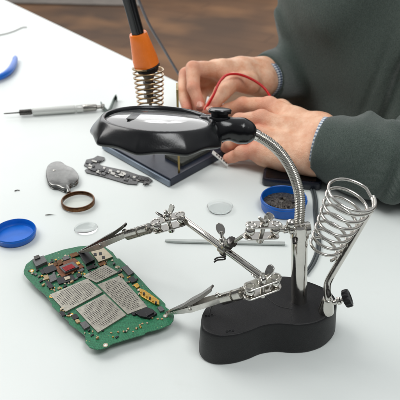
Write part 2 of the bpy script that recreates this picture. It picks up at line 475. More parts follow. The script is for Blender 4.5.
# ---------------- joint pieces
def stadium(c, ax, ay, L, W, n=10):
    P = []
    for i in range(n+1): a = -PI/2+PI*i/n; P.append(c+ax*(L/2+W/2*math.cos(a))+ay*(W/2*math.sin(a)))
    for i in range(n+1): a = PI/2+PI*i/n; P.append(c+ax*(-L/2+W/2*math.cos(a))+ay*(W/2*math.sin(a)))
    return P
def ear(mb, root, direc, side, L, W, th):
    nrm = direc.cross(side).normalized(); P = []
    prof = [(0, .32), (.25, .36), (.5, .5), (.75, .56), (.92, .46), (1.0, .2)]
    for u, w in prof: P.append(root+direc*(L*u)+side*(W*w))
    for u, w in prof[::-1]: P.append(root+direc*(L*u)-side*(W*w))
    mb.prism([p-nrm*th/2 for p in P], nrm*th)
def joint(a, b, up, parent, gap=.0078, W=.0102, wing=(.0, 1), earL=.011, name='joint'):
    """two clamp plates around balls at a and b, bolt through the middle and a wing nut on top"""
    ax = (b-a).normalized(); L = (b-a).length; c = (a+b)/2; up = (up-ax*up.dot(ax)).normalized(); ay = up.cross(ax).normalized()
    J = None
    for sgn in (1, -1):
        mb = MB()
        o0 = c+up*(sgn*gap/2) - (up*.0014 if sgn < 0 else up*0)
        pts = stadium(o0, ax, ay, L, W)
        # plates with round dimples: outer ring lips
        mb.prism(pts, up*.0014)
        for e in (a, b):
            mb.ring(e+up*sgn*(gap/2+.0012), up, .0036, .0010, 26, 8)
        o = obj('clamp_plate', mb, CHROME, parent, bevel=.0004)
    mb = MB(); mb.cyl(c-up*(gap/2+.0075), c+up*(gap/2+.010), .0019, n=16, bev=.0004)
    obj('bolt', mb, STEEL, parent)
    mb = MB(); mb.lathe(c-up*(gap/2+.0070), up, [(0, .0016), (.0008, .0030), (.0036, .0036), (.0052, .0036), (.0056, .0030)], 24)
    obj('nut', mb, CHROME, parent, smooth=35)
    mb = MB()
    mb.lathe(c+up*(gap/2+.0014), up, [(0, .0036), (.001, .0038), (.0048, .0028), (.0056, .0020)], 24)
    yaw = wing[0]; wd = (ax*math.cos(yaw)+ay*math.sin(yaw)).normalized()
    for sg in (1, -1):
        d = (wd*sg*.62+up*.80*wing[1]).normalized(); sd = wd.cross(up).normalized()
        ear(mb, c+up*(gap/2+.0030)+wd*sg*.0018, d, sd if False else (d.cross(sd)).cross(d).normalized(), earL, .0072, .0014)
    obj('wing_nut', mb, CHROME, parent, bevel=.0003)
    for e in (a, b):
        mb = MB(); mb.sphere(e, .0043, 24); obj('ball', mb, CHROME, parent, smooth=60)

def wob(d): return d
UPZ = V((0, 0, 1))
# joint A (by the post)
tA = tp-.002
pA1, pA2 = T(250, 231, tA-.012), T(275, 230, tA-.004)
joint(pA1, pA2, (UPZ*.95-FW*.05).normalized(), ST, gap=.0100, wing=(.5, 1), earL=.0085)
mb = MB(); mb.cyl(pA2, T(292, 229, tp-.001), .0018); mb.cyl(T(283, 229.5, tp-.003), T(287.5, 229.2, tp-.002), .0034, bev=.0008)
obj('ball_rod', mb, CHROME, ST)
# cross bar
ZB, ZC = .090, .078
barB = G(183, 219, ZB); barC = G(268, 281, ZC)
mb = MB(); mb.cyl(barB, barC, .0031, n=32, bev=.0006); obj('cross_bar', mb, CHROME, ST, smooth=30)
bd = (barC-barB).normalized()
def bar_at(px):
    lo, hi = 0, 1
    for _ in range(40):
        m = (lo+hi)/2; q = barB.lerp(barC, m); d = q-CAM; x = 200+F*d.dot(RT)/d.dot(FW)
        if x < px: lo = m
        else: hi = m
    return q
kc = bar_at(224)
mb = MB(); mb.lathe(kc-bd*.0042, bd, [(0, .0034), (.0004, .0050), (.008, .0050), (.0084, .0034)], 28)
perp = (pA1-kc); perp = (perp-bd*perp.dot(bd)).normalized()
mb.lathe(kc+perp*.003, (pA1-kc).normalized(), [(0, .0040), (.005, .0044), (.0056, .0030), (.0075, .0030), (.008, .0042), (.0125, .0042), (.0132, .003)], 24)
obj('bar_clamp', mb, STEEL, ST, smooth=35)
mb = MB(); mb.cyl(kc, pA1, .0017); obj('ball_rod', mb, CHROME, ST)
# knurled rings
mb = MB()
for u in (.0065, .0135):
    mb.lathe(kc+perp*.002+(pA1-kc).normalized()*u, (pA1-kc).normalized(), [(0, .0040), (.0004, .0048), (.0022, .0048), (.0026, .0040)], 36, fn=lambda a, h: 1+.05*math.cos(12*a))
obj('knurled_ring', mb, DARKSTEEL, ST, smooth=30)
# thumb screw above the clamp and spring hook under it
mb = MB(); tc = T(220.5, 229, depth(kc)-.001); mb.cyl(kc, tc-(tc-kc).normalized()*.002, .0017, n=16); mb.cyl(kc+(tc-kc)*.3, kc+(tc-kc)*.55, .0030, bev=.0004)
pl = []
for i in range(24): a = 2*PI*i/24; pl.append(tc+RT*.0040*math.cos(a)*(1)+UP*.0056*math.sin(a)-RT*.0012*math.sin(a))
mb.prism(pl, FW*.0016)
obj('thumb_screw', mb, CHROME, ST, bevel=.0004)
mb = MB(); hk = spline([kc+bd*-.006+UPZ*-.001, kc+bd*-.004-UPZ*.0050, kc+bd*.002-UPZ*.0070, kc+bd*.001-UPZ*.009-RT*.006, kc-UPZ*.0108-RT*.010+bd*.002], 8)
mb.tube(hk, .0008, 8); hk2 = [p+perp*-.003 for p in hk]; mb.tube(hk2, .0008, 8)
obj('spring_hook', mb, DARKSTEEL, ST)

# joint B (upper left) and joint C (lower right)
jB1 = T(157, 226, depth(barB)-.002); jB2 = T(181, 219, depth(barB)-.0015)
joint(jB1, jB2, (UPZ+RT*.12).normalized(), ST, gap=.0084, wing=(.35, 1), earL=.0115)
jC1 = T(250, 291, depth(barC)-.010); jC2 = T(275, 282, depth(barC)-.003)
joint(jC1, jC2, (UPZ+RT*.10).normalized(), ST, gap=.0088, wing=(.15, 1), earL=.0135, W=.0112)

# ---------------- crocodile clips
def channel(mb, secs, th=.0007):
    """secs: list of (origin, side vec, up vec, halfwidth, height): U-shaped sheet metal channel, open downwards (height>0) """
    rings = []
    for (o, sd, up, w, h) in secs:
        t = th*(1 if h > 0 else -1)
        rings.append([o-sd*w-up*h, o-sd*w, o+sd*w, o+sd*w-up*h, o+sd*(w-th)-up*h, o+sd*(w-th)-up*t, o-sd*(w-th)-up*t, o-sd*(w-th)-up*h])
    mb.ring_loft(rings)
def clip(root_ball, sock0, tip, hnd, parent):
    """root_ball: ball centre; sock0: where the clip barrel ends; tip: jaw tip; hnd: raised end of the upper lever"""
    mb = MB(); d0 = (sock0-root_ball).normalized(); L0 = (sock0-root_ball).length
    mb.cyl(root_ball, sock0, .0016); obj('ball_rod', mb, CHROME, parent)
    mb = MB()
    mb.lathe(root_ball+d0*L0*.28, d0, [(0, .0036), (.0006, .0052), (L0*.30, .0052), (L0*.31, .0040), (L0*.38, .0040), (L0*.39, .0052), (L0*.84, .0052), (L0*.86, .0036)], 24)
    obj('clip_socket', mb, CHROME2, parent, smooth=35)
    d = (tip-sock0).normalized(); L = (tip-sock0).length
    up = (hnd-sock0); up = (up-d*up.dot(d)).normalized(); sd = d.cross(up).normalized()
    st = sock0-d*.004
    C = bpy.data.objects.new
    # lower jaw: opens upward
    mb = MB(); secs = []
    for u, w, h, dz in ((0, .0030, .0045, -.0006), (.18, .0042, .0050, -.0012), (.40, .0044, .0056, -.0022), (.58, .0040, .0064, -.0036), (.78, .0028, .0046, -.0030), (.93, .0018, .0024, -.0018), (1.0, .0013, .0012, -.0009)):
        secs.append((st+d*(L+.004)*u+up*dz, sd, up, w, -h))
    # negative height: walls go up
    channel(mb, secs)
    # teeth
    for k in range(5):
        u = .80+.04*k
        for s2 in (-1, 1):
            c = st+d*(L+.004)*u+up*(.0005)+sd*s2*.0017*(1.5-.6*(k/5))
            mb.box(c, d*.0006, sd*.0003, up*.0009)
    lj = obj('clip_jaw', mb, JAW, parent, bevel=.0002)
    # upper jaw: lever raised at hnd, through pivot, down to tip
    hu = (hnd-sock0).dot(d); hh = (hnd-sock0).dot(up)
    mb = MB(); secs = []
    P = [(hu-.002, hh+.0006, .0026, .0012), (hu-.001, hh+.0012, .0030, .0026), (hu+.0015, hh+.0004, .0026, .0030), (hu+(L-hu)*.22, hh*.70+.0006, .0026, .0034), (hu+(L-hu)*.42, hh*.45+.0016, .0028, .0040), (hu+(L-hu)*.62, .0044, .0026, .0044), (hu+(L-hu)*.85, .0024, .0020, .0028), (L, .0008, .0013, .0012)]
    for (a, hgt, w, h) in P: secs.append((sock0+d*a+up*hgt, sd, up, w, h))
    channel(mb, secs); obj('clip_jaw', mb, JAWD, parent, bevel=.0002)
    pv = sock0+d*(hu+(L-hu)*.50)+up*.0008
    mb = MB(); mb.cyl(pv-sd*.0052, pv+sd*.0052, .0014, n=16, bev=.0003)
    obj('pivot_pin', mb, STEEL, parent)
    mb = MB(); hel = []
    for i in range(90): a = i*2*PI/18; hel.append(pv-sd*.003+sd*(.006*i/89)+(d*math.cos(a)+up*math.sin(a))*.0026)
    mb.tube(hel, .00045, 6); obj('jaw_spring', mb, STEEL, parent)
    s = sock0+d*.006+up*.004
    mb = MB(); mb.lathe(s-up*.001, up, [(0, .0012), (.002, .0012), (.0022, .0024), (.0036, .0024), (.004, .0018)], 20)
    obj('clip_screw', mb, CHROME, parent, smooth=35)
PB = .0095     # height of the board's top face
tip1 = G(79, 252, PB+.002); s1 = T(131, 234, depth(tip1)*.30+depth(jB1)*.70)
clip(jB1, s1, tip1, T(124, 225, depth(s1)-.001), ST)
tip2 = G(166, 313, PB+.002); s2 = T(226, 298, depth(tip2)*.28+depth(jC1)*.72)
clip(jC1, s2, tip2, T(211, 288, depth(s2)-.001), ST)

# ---------------- iron holder coil at right
so = G(326, 311, BH); so.z = BH
mb = MB(); mb.lathe(so, UPZ, [(-.0005, .0070), (.001, .0072), (.004, .0067), (.0135, .0048), (.0145, .0044)], 32)
SK = obj('holder_socket', mb, CHROME, ST, smooth=35)
so_t = so+UPZ*.0145; tS = depth(so_t)
elbow = T(327, 283, tS-.002); rodtop = T(369, 211, tS-.028)
rod = spline([so+UPZ*.004, so_t, elbow-(elbow-so_t).normalized()*.004, elbow.lerp(rodtop, .08), elbow.lerp(rodtop, .5), rodtop], 10)
mb = MB(); mb.tube(rod, .0033, 20); obj('holder_rod', mb, CHROME, ST, smooth=60)
cT = T(351, 197, tS-.044); cBm = T(322.5, 251, tS-.004)
axc = (cBm-cT); Lc = axc.length; axc.normalize()
xx, yy, _ = basis(axc, UPZ)
st_dir = rodtop-cT; st_dir = (st_dir-axc*st_dir.dot(axc)).normalized(); sq = axc.cross(st_dir)
turns = 7.2; pts = []
NN = int(turns*48)
for i in range(NN+1):
    u = i/NN; a = u*turns*2*PI; Rr = .0196*(1-u)+.0122*u
    if u < .01: Rr = Rr
    pts.append(cT+axc*Lc*u+(st_dir*math.cos(a)+sq*math.sin(a))*Rr)
mb = MB(); mb.tube(pts, .0014, 10)
# double top loop
pts2 = [cT-axc*.0022+(st_dir*math.cos(a)+sq*math.sin(a))*.0200 for a in [2*PI*i/64 for i in range(60)]]
mb.tube(pts2+[pts[0]], .00128, 10)
obj('iron_holder_coil', mb, CHROME, ST, smooth=80)
mb = MB(); mb.sphere(rodtop, .0038, 20); obj('rod_end', mb, CHROME, ST)
# thumb knob
k0 = so+UPZ*.0075; kdir = (T(345, 299, tS-.002)-k0).normalized()
mb = MB(); mb.cyl(k0+kdir*.004, k0+kdir*.017, .0022, bev=.0003); mb.lathe(k0+kdir*.0095, kdir, [(0, .003), (.0005, .0035), (.003, .0035), (.0035, .0028)], 20)
obj('knob_shaft', mb, CHROME, SK)
mb = MB(); mb.lathe(k0+kdir*.0155, kdir, [(0, .0050), (.0008, .0072), (.0016, .0078), (.0052, .0078), (.0062, .0072), (.0066, .004), (.0060, .0035)], 72, fn=lambda a, h: 1+.055*math.cos(12*a))
obj('thumb_knob', mb, BLACK, SK, smooth=40)

# ================================================================== GREEN CIRCUIT BOARD
TH = .0012
bz = (200, 292)
def Zb(x, y): return (x/2.667+20, y/2.667+235)         # readings from an enlarged view of the board
def gb(x, y, z=PB): px, py = Zb(x, y); return G(px, py, z)
bo = gb(200, 180); BD = thing('circuit_board', 'green phone circuit board with silver perforated shields held by the clips', 'circuit board', V((bo.x, bo.y, 0)))
outl = [(14, 108), (17, 96), (28, 90), (60, 74), (92, 68), (120, 52), (160, 44), (200, 36), (228, 38), (240, 52), (262, 68), (278, 88), (304, 106), (322, 130), (326, 150), (346, 168), (386, 192), (402, 204), (404, 214), (396, 232), (372, 248), (342, 256), (330, 266), (300, 274), (266, 286), (240, 300), (205, 304), (182, 298), (176, 286), (178, 272), (166, 258), (150, 252), (134, 240), (130, 224), (106, 210), (92, 190), (72, 166), (74, 152), (58, 140), (30, 124)]
outl2 = [(17, 98), (22, 84), (34, 74), (76, 60), (106, 50), (140, 43), (178, 40), (196, 42), (216, 56), (226, 70), (231, 70), (262, 99), (281, 119), (300, 140), (326, 164), (334, 172), (334, 178), (350, 191), (353, 198), (352, 208), (345, 217), (322, 227), (290, 235), (288, 239), (246, 251), (214, 261), (206, 267), (192, 272), (178, 273), (165, 269), (155, 258), (155, 243), (140, 231), (118, 216), (118, 211), (100, 195), (80, 176), (80, 171), (64, 150), (44, 134), (24, 113), (18, 105)]
mb = MB(); P = [gb((x/2.235-4)*2.667, (y/2.235-8)*2.667, PB) for x, y in outl2]
mb.prism([V((p.x, p.y, PB-TH)) for p in P], V((0, 0, TH)))
SUB = obj('board', mb, PCB, BD, smooth=20, bevel=.0002)
def quad_part(pts, h, m, name, parent, lift=0.0, bevel=.0002, uv=False, label=None):
    P = [gb(x, y, PB+lift) for x, y in pts]
    a = sum(((P[i].x*P[(i+1) % len(P)].y-P[(i+1) % len(P)].x*P[i].y) for i in range(len(P))))
    UVc = [(0, 0), (1, 0), (1, 1), (0, 1)]
    bm = bmesh.new(); lo = [bm.verts.new(p) for p in P]; hi = [bm.verts.new(p+V((0, 0, h))) for p in P]; N = len(P)
    bm.faces.new(lo[::-1]); tf = bm.faces.new(hi)
    for i in range(N): bm.faces.new((lo[i], lo[(i+1) % N], hi[(i+1) % N], hi[i]))
    if uv:
        L = bm.loops.layers.uv.new('UVMap')
        for lp in tf.loops: lp[L].uv = UVc[hi.index(lp.vert)]
    bmesh.ops.recalc_face_normals(bm, faces=bm.faces)
    return obj(name, bm, m, parent, bevel=bevel, smooth=20, label=label)
quad_part([(80, 162), (180, 119), (221, 155), (122, 208)], .0017, m_shield(22, 14), 'shield_can', BD, uv=True)
quad_part([(207, 135), (267, 111), (340, 194), (287, 214)], .0016, m_shield(11, 22), 'shield_can', BD, uv=True)
quad_part([(149, 201), (226, 160), (284, 216), (208, 263)], .0016, m_shield(18, 18), 'shield_can', BD, uv=True)
quad_part([(168, 112), (228, 82), (262, 102), (204, 130)], .0016, m_shield(13, 7), 'shield_can', BD, uv=True)
quad_part([(186, 44), (222, 36), (248, 62), (210, 76)], .0022, TIN, 'metal_can', BD)
for (x, y) in ((200, 52), (214, 50), (222, 60)):
    quad_part([(x-4, y-3), (x+4, y-4), (x+5, y+3), (x-3, y+4)], .0003, CHIP, 'can_mark', BD, lift=.0022, bevel=0)
# camera module
CAMP = simple('camera_flex', (110, 66, 40), .4, .5, .35, 500)
quad_part([(88, 84), (146, 64), (172, 88), (112, 116)], .0018, CAMP, 'camera_module', BD)
quad_part([(104, 88), (142, 74), (158, 88), (120, 104)], .0018, CHIPG, 'camera_housing', BD, lift=.0018)
REDL = simple('red_lens_film', (150, 22, 28), .12, 0, .3, 300)
quad_part([(112, 88), (138, 78), (148, 87), (122, 98)], .0008, REDL, 'camera_window', BD, lift=.0036)
quad_part([(98, 76), (110, 70), (116, 82), (104, 88)], .0032, COPPER, 'camera_flex', BD)
quad_part([(34, 72), (64, 62), (74, 78), (44, 92)], .0040, CHIPG, 'connector_block', BD)
quad_part([(38, 68), (52, 63), (56, 70), (42, 76)], .0055, DARKSTEEL, 'connector_block', BD)
quad_part([(60, 92), (92, 82), (100, 96), (70, 108)], .0022, CHIP, 'chip', BD)
quad_part([(96, 118), (140, 108), (150, 122), (104, 134)], .0016, CHIP, 'chip', BD)
quad_part([(76, 112), (94, 106), (100, 122), (82, 130)], .002, CHIPG, 'chip', BD)
quad_part([(156, 54), (182, 50), (200, 72), (176, 84)], .0034, CHIP, 'chip', BD)
for pts, h, m in (
        ([(112, 64), (128, 58), (134, 66), (118, 72)], .0022, CHIPG), ([(132, 54), (152, 48), (158, 57), (138, 63)], .0018, COPPER),
        ([(74, 82), (88, 78), (94, 88), (80, 93)], .0016, CERAM), ([(150, 92), (166, 86), (172, 96), (156, 102)], .0014, CHIPG),
        ([(118, 118), (132, 113), (136, 120), (122, 125)], .0024, TIN), ([(52, 96), (64, 92), (72, 102), (60, 107)], .0014, CHIP),
        ([(62, 112), (74, 108), (80, 118), (68, 122)], .0016, CERAM), ([(68, 124), (80, 128), (92, 142), (78, 146)], .0018, CHIP),
        ([(150, 108), (160, 104), (166, 112), (156, 116)], .0020, CHIP), ([(176, 88), (196, 80), (202, 88), (182, 96)], .0015, CHIP),
        ([(208, 78), (226, 71), (232, 78), (214, 85)], .0012, COPPER), ([(262, 108), (272, 105), (278, 114), (268, 118)], .0016, CERAM),
        ([(288, 118), (302, 113), (312, 126), (298, 131)], .0020, CHIP), ([(304, 134), (314, 131), (320, 140), (310, 144)], .0018, GOLD),
        ([(104, 208), (116, 206), (124, 216), (112, 219)], .0016, CHIP), ([(146, 230), (156, 227), (162, 235), (152, 238)], .0018, CERAM),
        ([(150, 78), (158, 75), (162, 81), (154, 84)], .0026, GOLD), ([(88, 80), (97, 76), (102, 84), (93, 88)], .0024, COPPER),
        ([(366, 196), (378, 194), (386, 204), (374, 208)], .0022, CHIPG), ([(296, 210), (304, 207), (310, 214), (302, 217)], .0016, CHIP)):
    quad_part(pts, h, m, 'chip' if m in (CHIP, CHIPG) else 'capacitor', BD)
for (x, y) in ((74, 76), (84, 73), (94, 70), (102, 74), (142, 58), (176, 46), (46, 96), (42, 106), (52, 112), (56, 124), (62, 134), (90, 104), (104, 106), (92, 114), (140, 102), (150, 118), (138, 126), (120, 138), (104, 142), (196, 78), (200, 88), (186, 100), (250, 78), (266, 98), (282, 96), (292, 108), (310, 120), (318, 158), (326, 180), (112, 198), (130, 210), (146, 222), (170, 236), (184, 256), (192, 268), (206, 276)):
    w, h = random.uniform(3, 5.5), random.uniform(2.4, 4.2); k = random.random()
    quad_part([(x-w, y+w*.42-h*.2), (x+w-h*.5, y-w*.42-h*.5), (x+w+h*.5, y-w*.42+h*.5), (x-w+h*.6, y+w*.42+h*.9)], random.uniform(.0007, .0020), CHIP if k < .45 else (CHIPG if k < .7 else (CERAM if k < .85 else TIN)), 'chip', BD)
quad_part([(160, 240), (176, 234), (188, 248), (172, 256)], .0026, CHIPG, 'chip', BD)
quad_part([(136, 216), (150, 212), (158, 222), (144, 228)], .0012, CHIP, 'chip', BD)
quad_part([(270, 90), (286, 84), (304, 104), (290, 112)], .002, CHIPG, 'chip', BD)
quad_part([(306, 212), (338, 197), (354, 203), (366, 214), (346, 226), (322, 222)], .0026, CHIP, 'connector_block', BD)
quad_part([(334, 216), (350, 209), (358, 215), (340, 224)], .0042, CHIP, 'chip', BD)
quad_part([(318, 146), (332, 150), (372, 178), (372, 190), (356, 186), (322, 166)], .002, GOLD, 'edge_connector', BD)
for i in range(6):
    x, y = 322+i*8, 152+i*6
    quad_part([(x, y), (x+4, y+2), (x+2, y+7), (x-2, y+5)], .003, CHIP if i % 2 else GOLD, 'contact_pin', BD, bevel=0)
# white screw rings/holes
for (x, y) in ((228, 294), (260, 86), (31, 96), (136, 213), (318, 146), (84, 164), (388, 216), (214, 46)):
    c = gb(x, y, PB+.0001); mb = MB(); mb.lathe(c, UPZ, [(0, .0024), (.0003, .0024), (.0003, .0013), (.0001, .0012)], 24, capped=False); o = obj('screw_ring', mb, GOLD if x < 200 else TIN, BD)
    mb = MB(); mb.cyl(c, c+V((0, 0, .00015)), .0013); obj('screw_hole', mb, WHITEP, o)
# small components
zones = [((165, 264), (330, 250), 10), ((240, 280), (345, 232), 10), ((60, 120), (100, 150), 5), ((262, 84), (300, 128), 6), ((118, 58), (154, 60), 5), ((100, 196), (134, 222), 5), ((296, 208), (380, 226), 9), ((24, 100), (56, 118), 6), ((204, 80), (246, 72), 5), ((76, 74), (150, 58), 9), ((150, 96), (176, 100), 5), ((150, 122), (84, 150), 8), ((150, 90), (160, 112), 4), ((282, 120), (318, 140), 6)]
for (a, b, n) in zones:
    for i in range(n):
        u = (i+.5)/n; x = a[0]+(b[0]-a[0])*u+random.uniform(-6, 6); y = a[1]+(b[1]-a[1])*u+random.uniform(-6, 6)
        w = random.uniform(2.2, 4.2); h = random.uniform(1.6, 2.6)
        m = random.choice([CERAM, CHIP, TIN, GOLD, CERAM])
        quad_part([(x-w, y+h*.1), (x+h*.4, y-h), (x+w, y+h*.2), (x, y+h*1.2)], random.uniform(.0005, .0013), m, random.choice(['resistor', 'capacitor']), BD, bevel=0)

# ================================================================== SMALL BARE LOGIC BOARD
def Zs(x, y): return (x/2.5, y/2.5+140)
p0 = G(118, 175); SB = thing('small_logic_board', 'narrow dark bare logic board scrap lying beside the navy tray', 'circuit board', V((p0.x, p0.y, 0)))
ol = [(210, 66), (216, 52), (234, 48), (244, 42), (262, 46), (262, 52), (248, 60), (252, 66), (290, 74), (318, 80), (346, 90), (372, 96), (382, 104), (374, 110), (346, 106), (342, 114), (318, 112), (284, 102), (250, 92), (216, 84), (212, 78), (222, 72)]
mb = MB(); P = [G(*Zs(x, y), .0) for x, y in ol]; mb.prism([V((p.x, p.y, .0006)) for p in P], V((0, 0, .0014)))
obj('board', mb, PCBD, SB, smooth=20, bevel=.0002)
for i in range(64):
    u = random.random(); x = 222+u*146; yc = 68+u*36; y = yc+random.uniform(-7, 9)
    if i < 5: x, y = 222+i*7, 58-i*1.5
    w, h = random.uniform(2, 7), random.uniform(1.4, 3.2)
    P = [G(*Zs(*q), .002) for q in ((x-w+h*.5, y-h-w*.24), (x+w+h*.5, y-h+w*.24), (x+w-h*.5, y+h+w*.24), (x-w-h*.5, y+h-w*.24))]
    mb = MB(); mb.prism([V((p.x, p.y, .002)) for p in P], V((0, 0, random.uniform(.0006, .0018))))
    obj(random.choice(['chip', 'capacitor', 'connector']), mb, random.choice([CHIP, STEEL, CHIPG, STEEL, CHIP, CHIP]), SB, smooth=20)

# ================================================================== FOLDING LOUPE
c0 = G(64, 178); LP = thing('folding_loupe', 'folding pocket loupe with worn grey metal cover and copper rimmed lens', 'loupe', V((c0.x, c0.y, 0)))
cov = [(46, 172), (48, 165), (54, 161.5), (61, 161.5), (66, 165), (73, 168), (77.5, 173), (78.5, 178), (76, 182), (71, 184), (68, 188), (63, 188.5), (58, 186), (51, 185), (47, 180)]
P = closed_spline([G(x, y, .007) for x, y in cov], 5); cc = sum(P, V())/len(P)
def cs(s, z): return [V((cc.x+(p.x-cc.x)*s, cc.y+(p.y-cc.y)*s, z)) for p in P]
mb = MB(); mb.ring_loft([cs(.95, .0010), cs(.99, .0020), cs(.93, .0030), cs(.93, .0040), cs(1.0, .0048), cs(1.0, .0064), cs(.97, .0072), cs(.91, .0076), cs(.6, .0080), cs(.3, .0081)])
obj('cover', mb, LOUPE, LP, smooth=60)
c = G(54, 170, .0084); mb = MB(); mb.sphere(V((c.x, c.y, .0078)), .0022, 16, sc=.5); obj('rivet', mb, STEEL, LP)
rc = G(78, 201, .005); rc.z = .005
mb = MB(); mb.lathe(rc-UPZ*.0035, UPZ, [(0, .0200), (.0004, .0208), (.0050, .0208), (.006, .0202), (.006, .0190), (.004, .0184), (.0015, .0184), (0, .0188), (0, .0200)], 56, capped=False)
obj('lens_rim', mb, COPPER, LP, smooth=40)
mb = MB(); mb.lathe(rc-UPZ*.0008, UPZ, [(0, .0185), (.0006, .0185), (.0018, .012), (.0024, .005), (.0025, 0)], 48); obj('lens', mb, m_glass('loupe_glass', (.98, .98, .96, 1), 1.15), LP, smooth=60)
g0, g1 = G(66, 183, .006), G(69, 192.5, .006)
mb = MB(); mb.cyl(V((g0.x, g0.y, .005)), V((g1.x, g1.y, .005)), .0028, bev=.0005); obj('pivot', mb, LOUPE, LP)

# ================================================================== BLUE CAPS
def cup(name, px, py, R, Ht, m, label, fill=None, flare=1.06):
    c = G(px, py, Ht); o = V((c.x, c.y, .0003))
    th = thing(name, label, 'cap' if not fill else 'cup', V((c.x, c.y, 0)))
    mb = MB(); mb.lathe(o, UPZ, [(0, .001), (0, R*.93), (.0008, R*.965), (Ht*.85, R), (Ht, R*1.005), (Ht+.0006, R*.985), (Ht, R*.955), (Ht*.5, R*.93), (.0030, R*.90), (.0018, R*.86), (.0018, .001)], 72)
    obj('wall', mb, m, th, smooth=45)
    mb = MB()
    mb.ring(o+UPZ*(Ht*.80), UPZ, R*.995, .0009, 72, 8); obj('rim_bead', mb, m, th)
    return th, o
cup('bottle_cap', 14.5, 230.5, .0236, .0085, BLUE, 'shallow bright blue plastic cap lying open side up near the left edge')
CU, co = cup('blue_cup', 284, 197.5, .0280, .0150, BLUED, 'blue plastic cup of dark metal scraps behind the gooseneck', fill=True)
bm = bmesh.new(); 
MBf = MB()
for i in range(60):
    a = random.random()*2*PI; r = .023*math.sqrt(random.random()); z = .0045+.006*random.random()*(1-r/.03)
    p = co+V((r*math.cos(a), r*math.sin(a), z)); d = V((random.uniform(-1, 1), random.uniform(-1, 1), random.uniform(-.4, .4))).normalized()
    x, y, d = basis(d); MBf.box(p, x*random.uniform(.001, .003), y*random.uniform(.0008, .002), d*random.uniform(.001, .004))
MBf.lathe(co+UPZ*.002, UPZ, [(0, .001), (0, .024), (.005, .0245), (.0055, .012), (.007, .001)], 32)
bm.free()
obj('metal_scraps', MBf, FERRO, base=V((co.x, co.y, .002)), label='dark metal scraps heaped inside the blue cup', cat='scraps', kind='stuff', smooth=20)

# ================================================================== SCREWDRIVER
a = G(4, 115, .0045); b = G(104, 108, .0045)
d = (b-a).normalized(); L = (b-a).length; a.z = b.z = .0068
SD = thing('precision_screwdriver', 'slim precision screwdriver with knurled silver handle lying on the white table', 'screwdriver', V((a.x, a.y, 0)))
mb = MB(); mb.lathe(a, d, [(0, .0008), (.003, .0010), (L*.14, .0012), (L*.15, .0012)], 16); obj('blade', mb, DARKSTEEL, SD)
mb = MB(); mb.lathe(a+d*L*.15, d, [(0, .0022), (.001, .0046), (L*.12, .0048), (L*.13, .0030)], 24); obj('chuck', mb, DARKSTEEL, SD, smooth=30)
mb = MB(); mb.lathe(a+d*L*.28, d, [(0, .0045), (.001, .0062), (L*.42, .0066), (L*.425, .0056), (L*.44, .0056), (L*.445, .0064), (L*.50, .0064), (L*.51, .0055)], 32, fn=lambda q, h: 1+.02*math.cos(24*q)); obj('handle', mb, KNURL, SD, smooth=30)
mb = MB(); mb.lathe(a+d*L*.79, d, [(0, .0055), (.001, .0060), (L*.13, .0056), (L*.14, .0034), (L*.18, .0030), (L*.19, .0050), (L*.215, .0050), (L*.22, .003)], 32); obj('swivel_cap', mb, STEEL, SD, smooth=30)
# bent metal clip beside its end
P = [G(x, y, z) for x, y, z in ((101, 104, .006), (104, 108, .006), (108, 112, .006), (111, 107, .006), (113.5, 101, .006), (116, 97, .006), (117, 99, .006))]
mb = MB(); pp = spline(P, 8); sd = UPZ
rings = []
for i, p in enumerate(pp):
    t = (pp[min(i+1, len(pp)-1)]-pp[max(0, i-1)]).normalized(); nn = t.cross(UPZ).normalized()
    rings.append([p+UPZ*.0045-nn*.0006, p+UPZ*.0045+nn*.0006, p-UPZ*.0050+nn*.0006, p-UPZ*.0050-nn*.0006])
mb.ring_loft(rings); CL = simple('grey_green_metal', (112, 124, 118), .4, .6, .2, 90)
obj('bent_clip', mb, CL, base=V((P[0].x, P[0].y, 0)), label='small bent grey green metal clip at the end of the screwdriver', cat='clip')

# ================================================================== BLUE PLIERS
c0 = G(5, 72); PL = thing('pliers', 'pliers with blue curved grip poking in at the left edge', 'pliers', V((c0.x, c0.y, 0)))
def grip(pts, rr):
    pp = spline([G(x, y, z) for x, y, z in pts], 10); N = len(pp)
    return pp, [rr*(.8+.25*math.sin(PI*min(1, i/N*1.1))) if i > 3 else rr*(.55+.1*i) for i in range(N)]
for pts in (((15.5, 57, .007), (14.5, 62, .007), (11, 69, .007), (4, 75, .007), (-8, 80, .007), (-30, 86, .008)), ((20-60, 66, .007), (-38, 72, .007), (-36, 80, .008), (-42, 90, .008))):
    pp, rr = grip(pts, .0058); mb = MB(); mb.tube(pp, rr, 16); obj('grip', mb, BLUE, PL, smooth=80)
mb = MB(); q0, q1 = G(-30, 86, .008), G(-48, 92, .008); mb.cyl(V((q0.x, q0.y, .007)), V((q1.x, q1.y, .007)), .006, .003, bev=.0005); q1b = G(-42, 90, .008)
mb.cyl(V((q1.x, q1.y, .002)), V((q1.x, q1.y, .012)), .009, bev=.001); obj('jaw', mb, STEEL, PL)

# ================================================================== NAVY TRAY / IRON REST
q = [G(171, 187), G(104, 149), None, G(236, 151)]
q[2] = q[1]+q[3]-q[0]; q = [V((p.x, p.y, 0)) for p in q]
tc0 = sum(q, V())/4
TR = thing('iron_rest', 'navy metal soldering iron rest with brass edged upright and wire coil', 'iron stand', V((tc0.x, tc0.y, 0)))
mb = MB(); HT = .012
def inset(s, z): return [V((tc0.x+(p.x-tc0.x)*s, tc0.y+(p.y-tc0.y)*s, z)) for p in q]
mb.ring_loft([inset(1, .001), inset(1, HT), inset(.955, HT), inset(.95, HT-.0045), inset(.2, HT-.0045)])
obj('tray', mb, NAVY, TR, smooth=20, bevel=.0008)
ux = (q[1]-q[0]).normalized(); uy = (q[3]-q[0]).normalized()
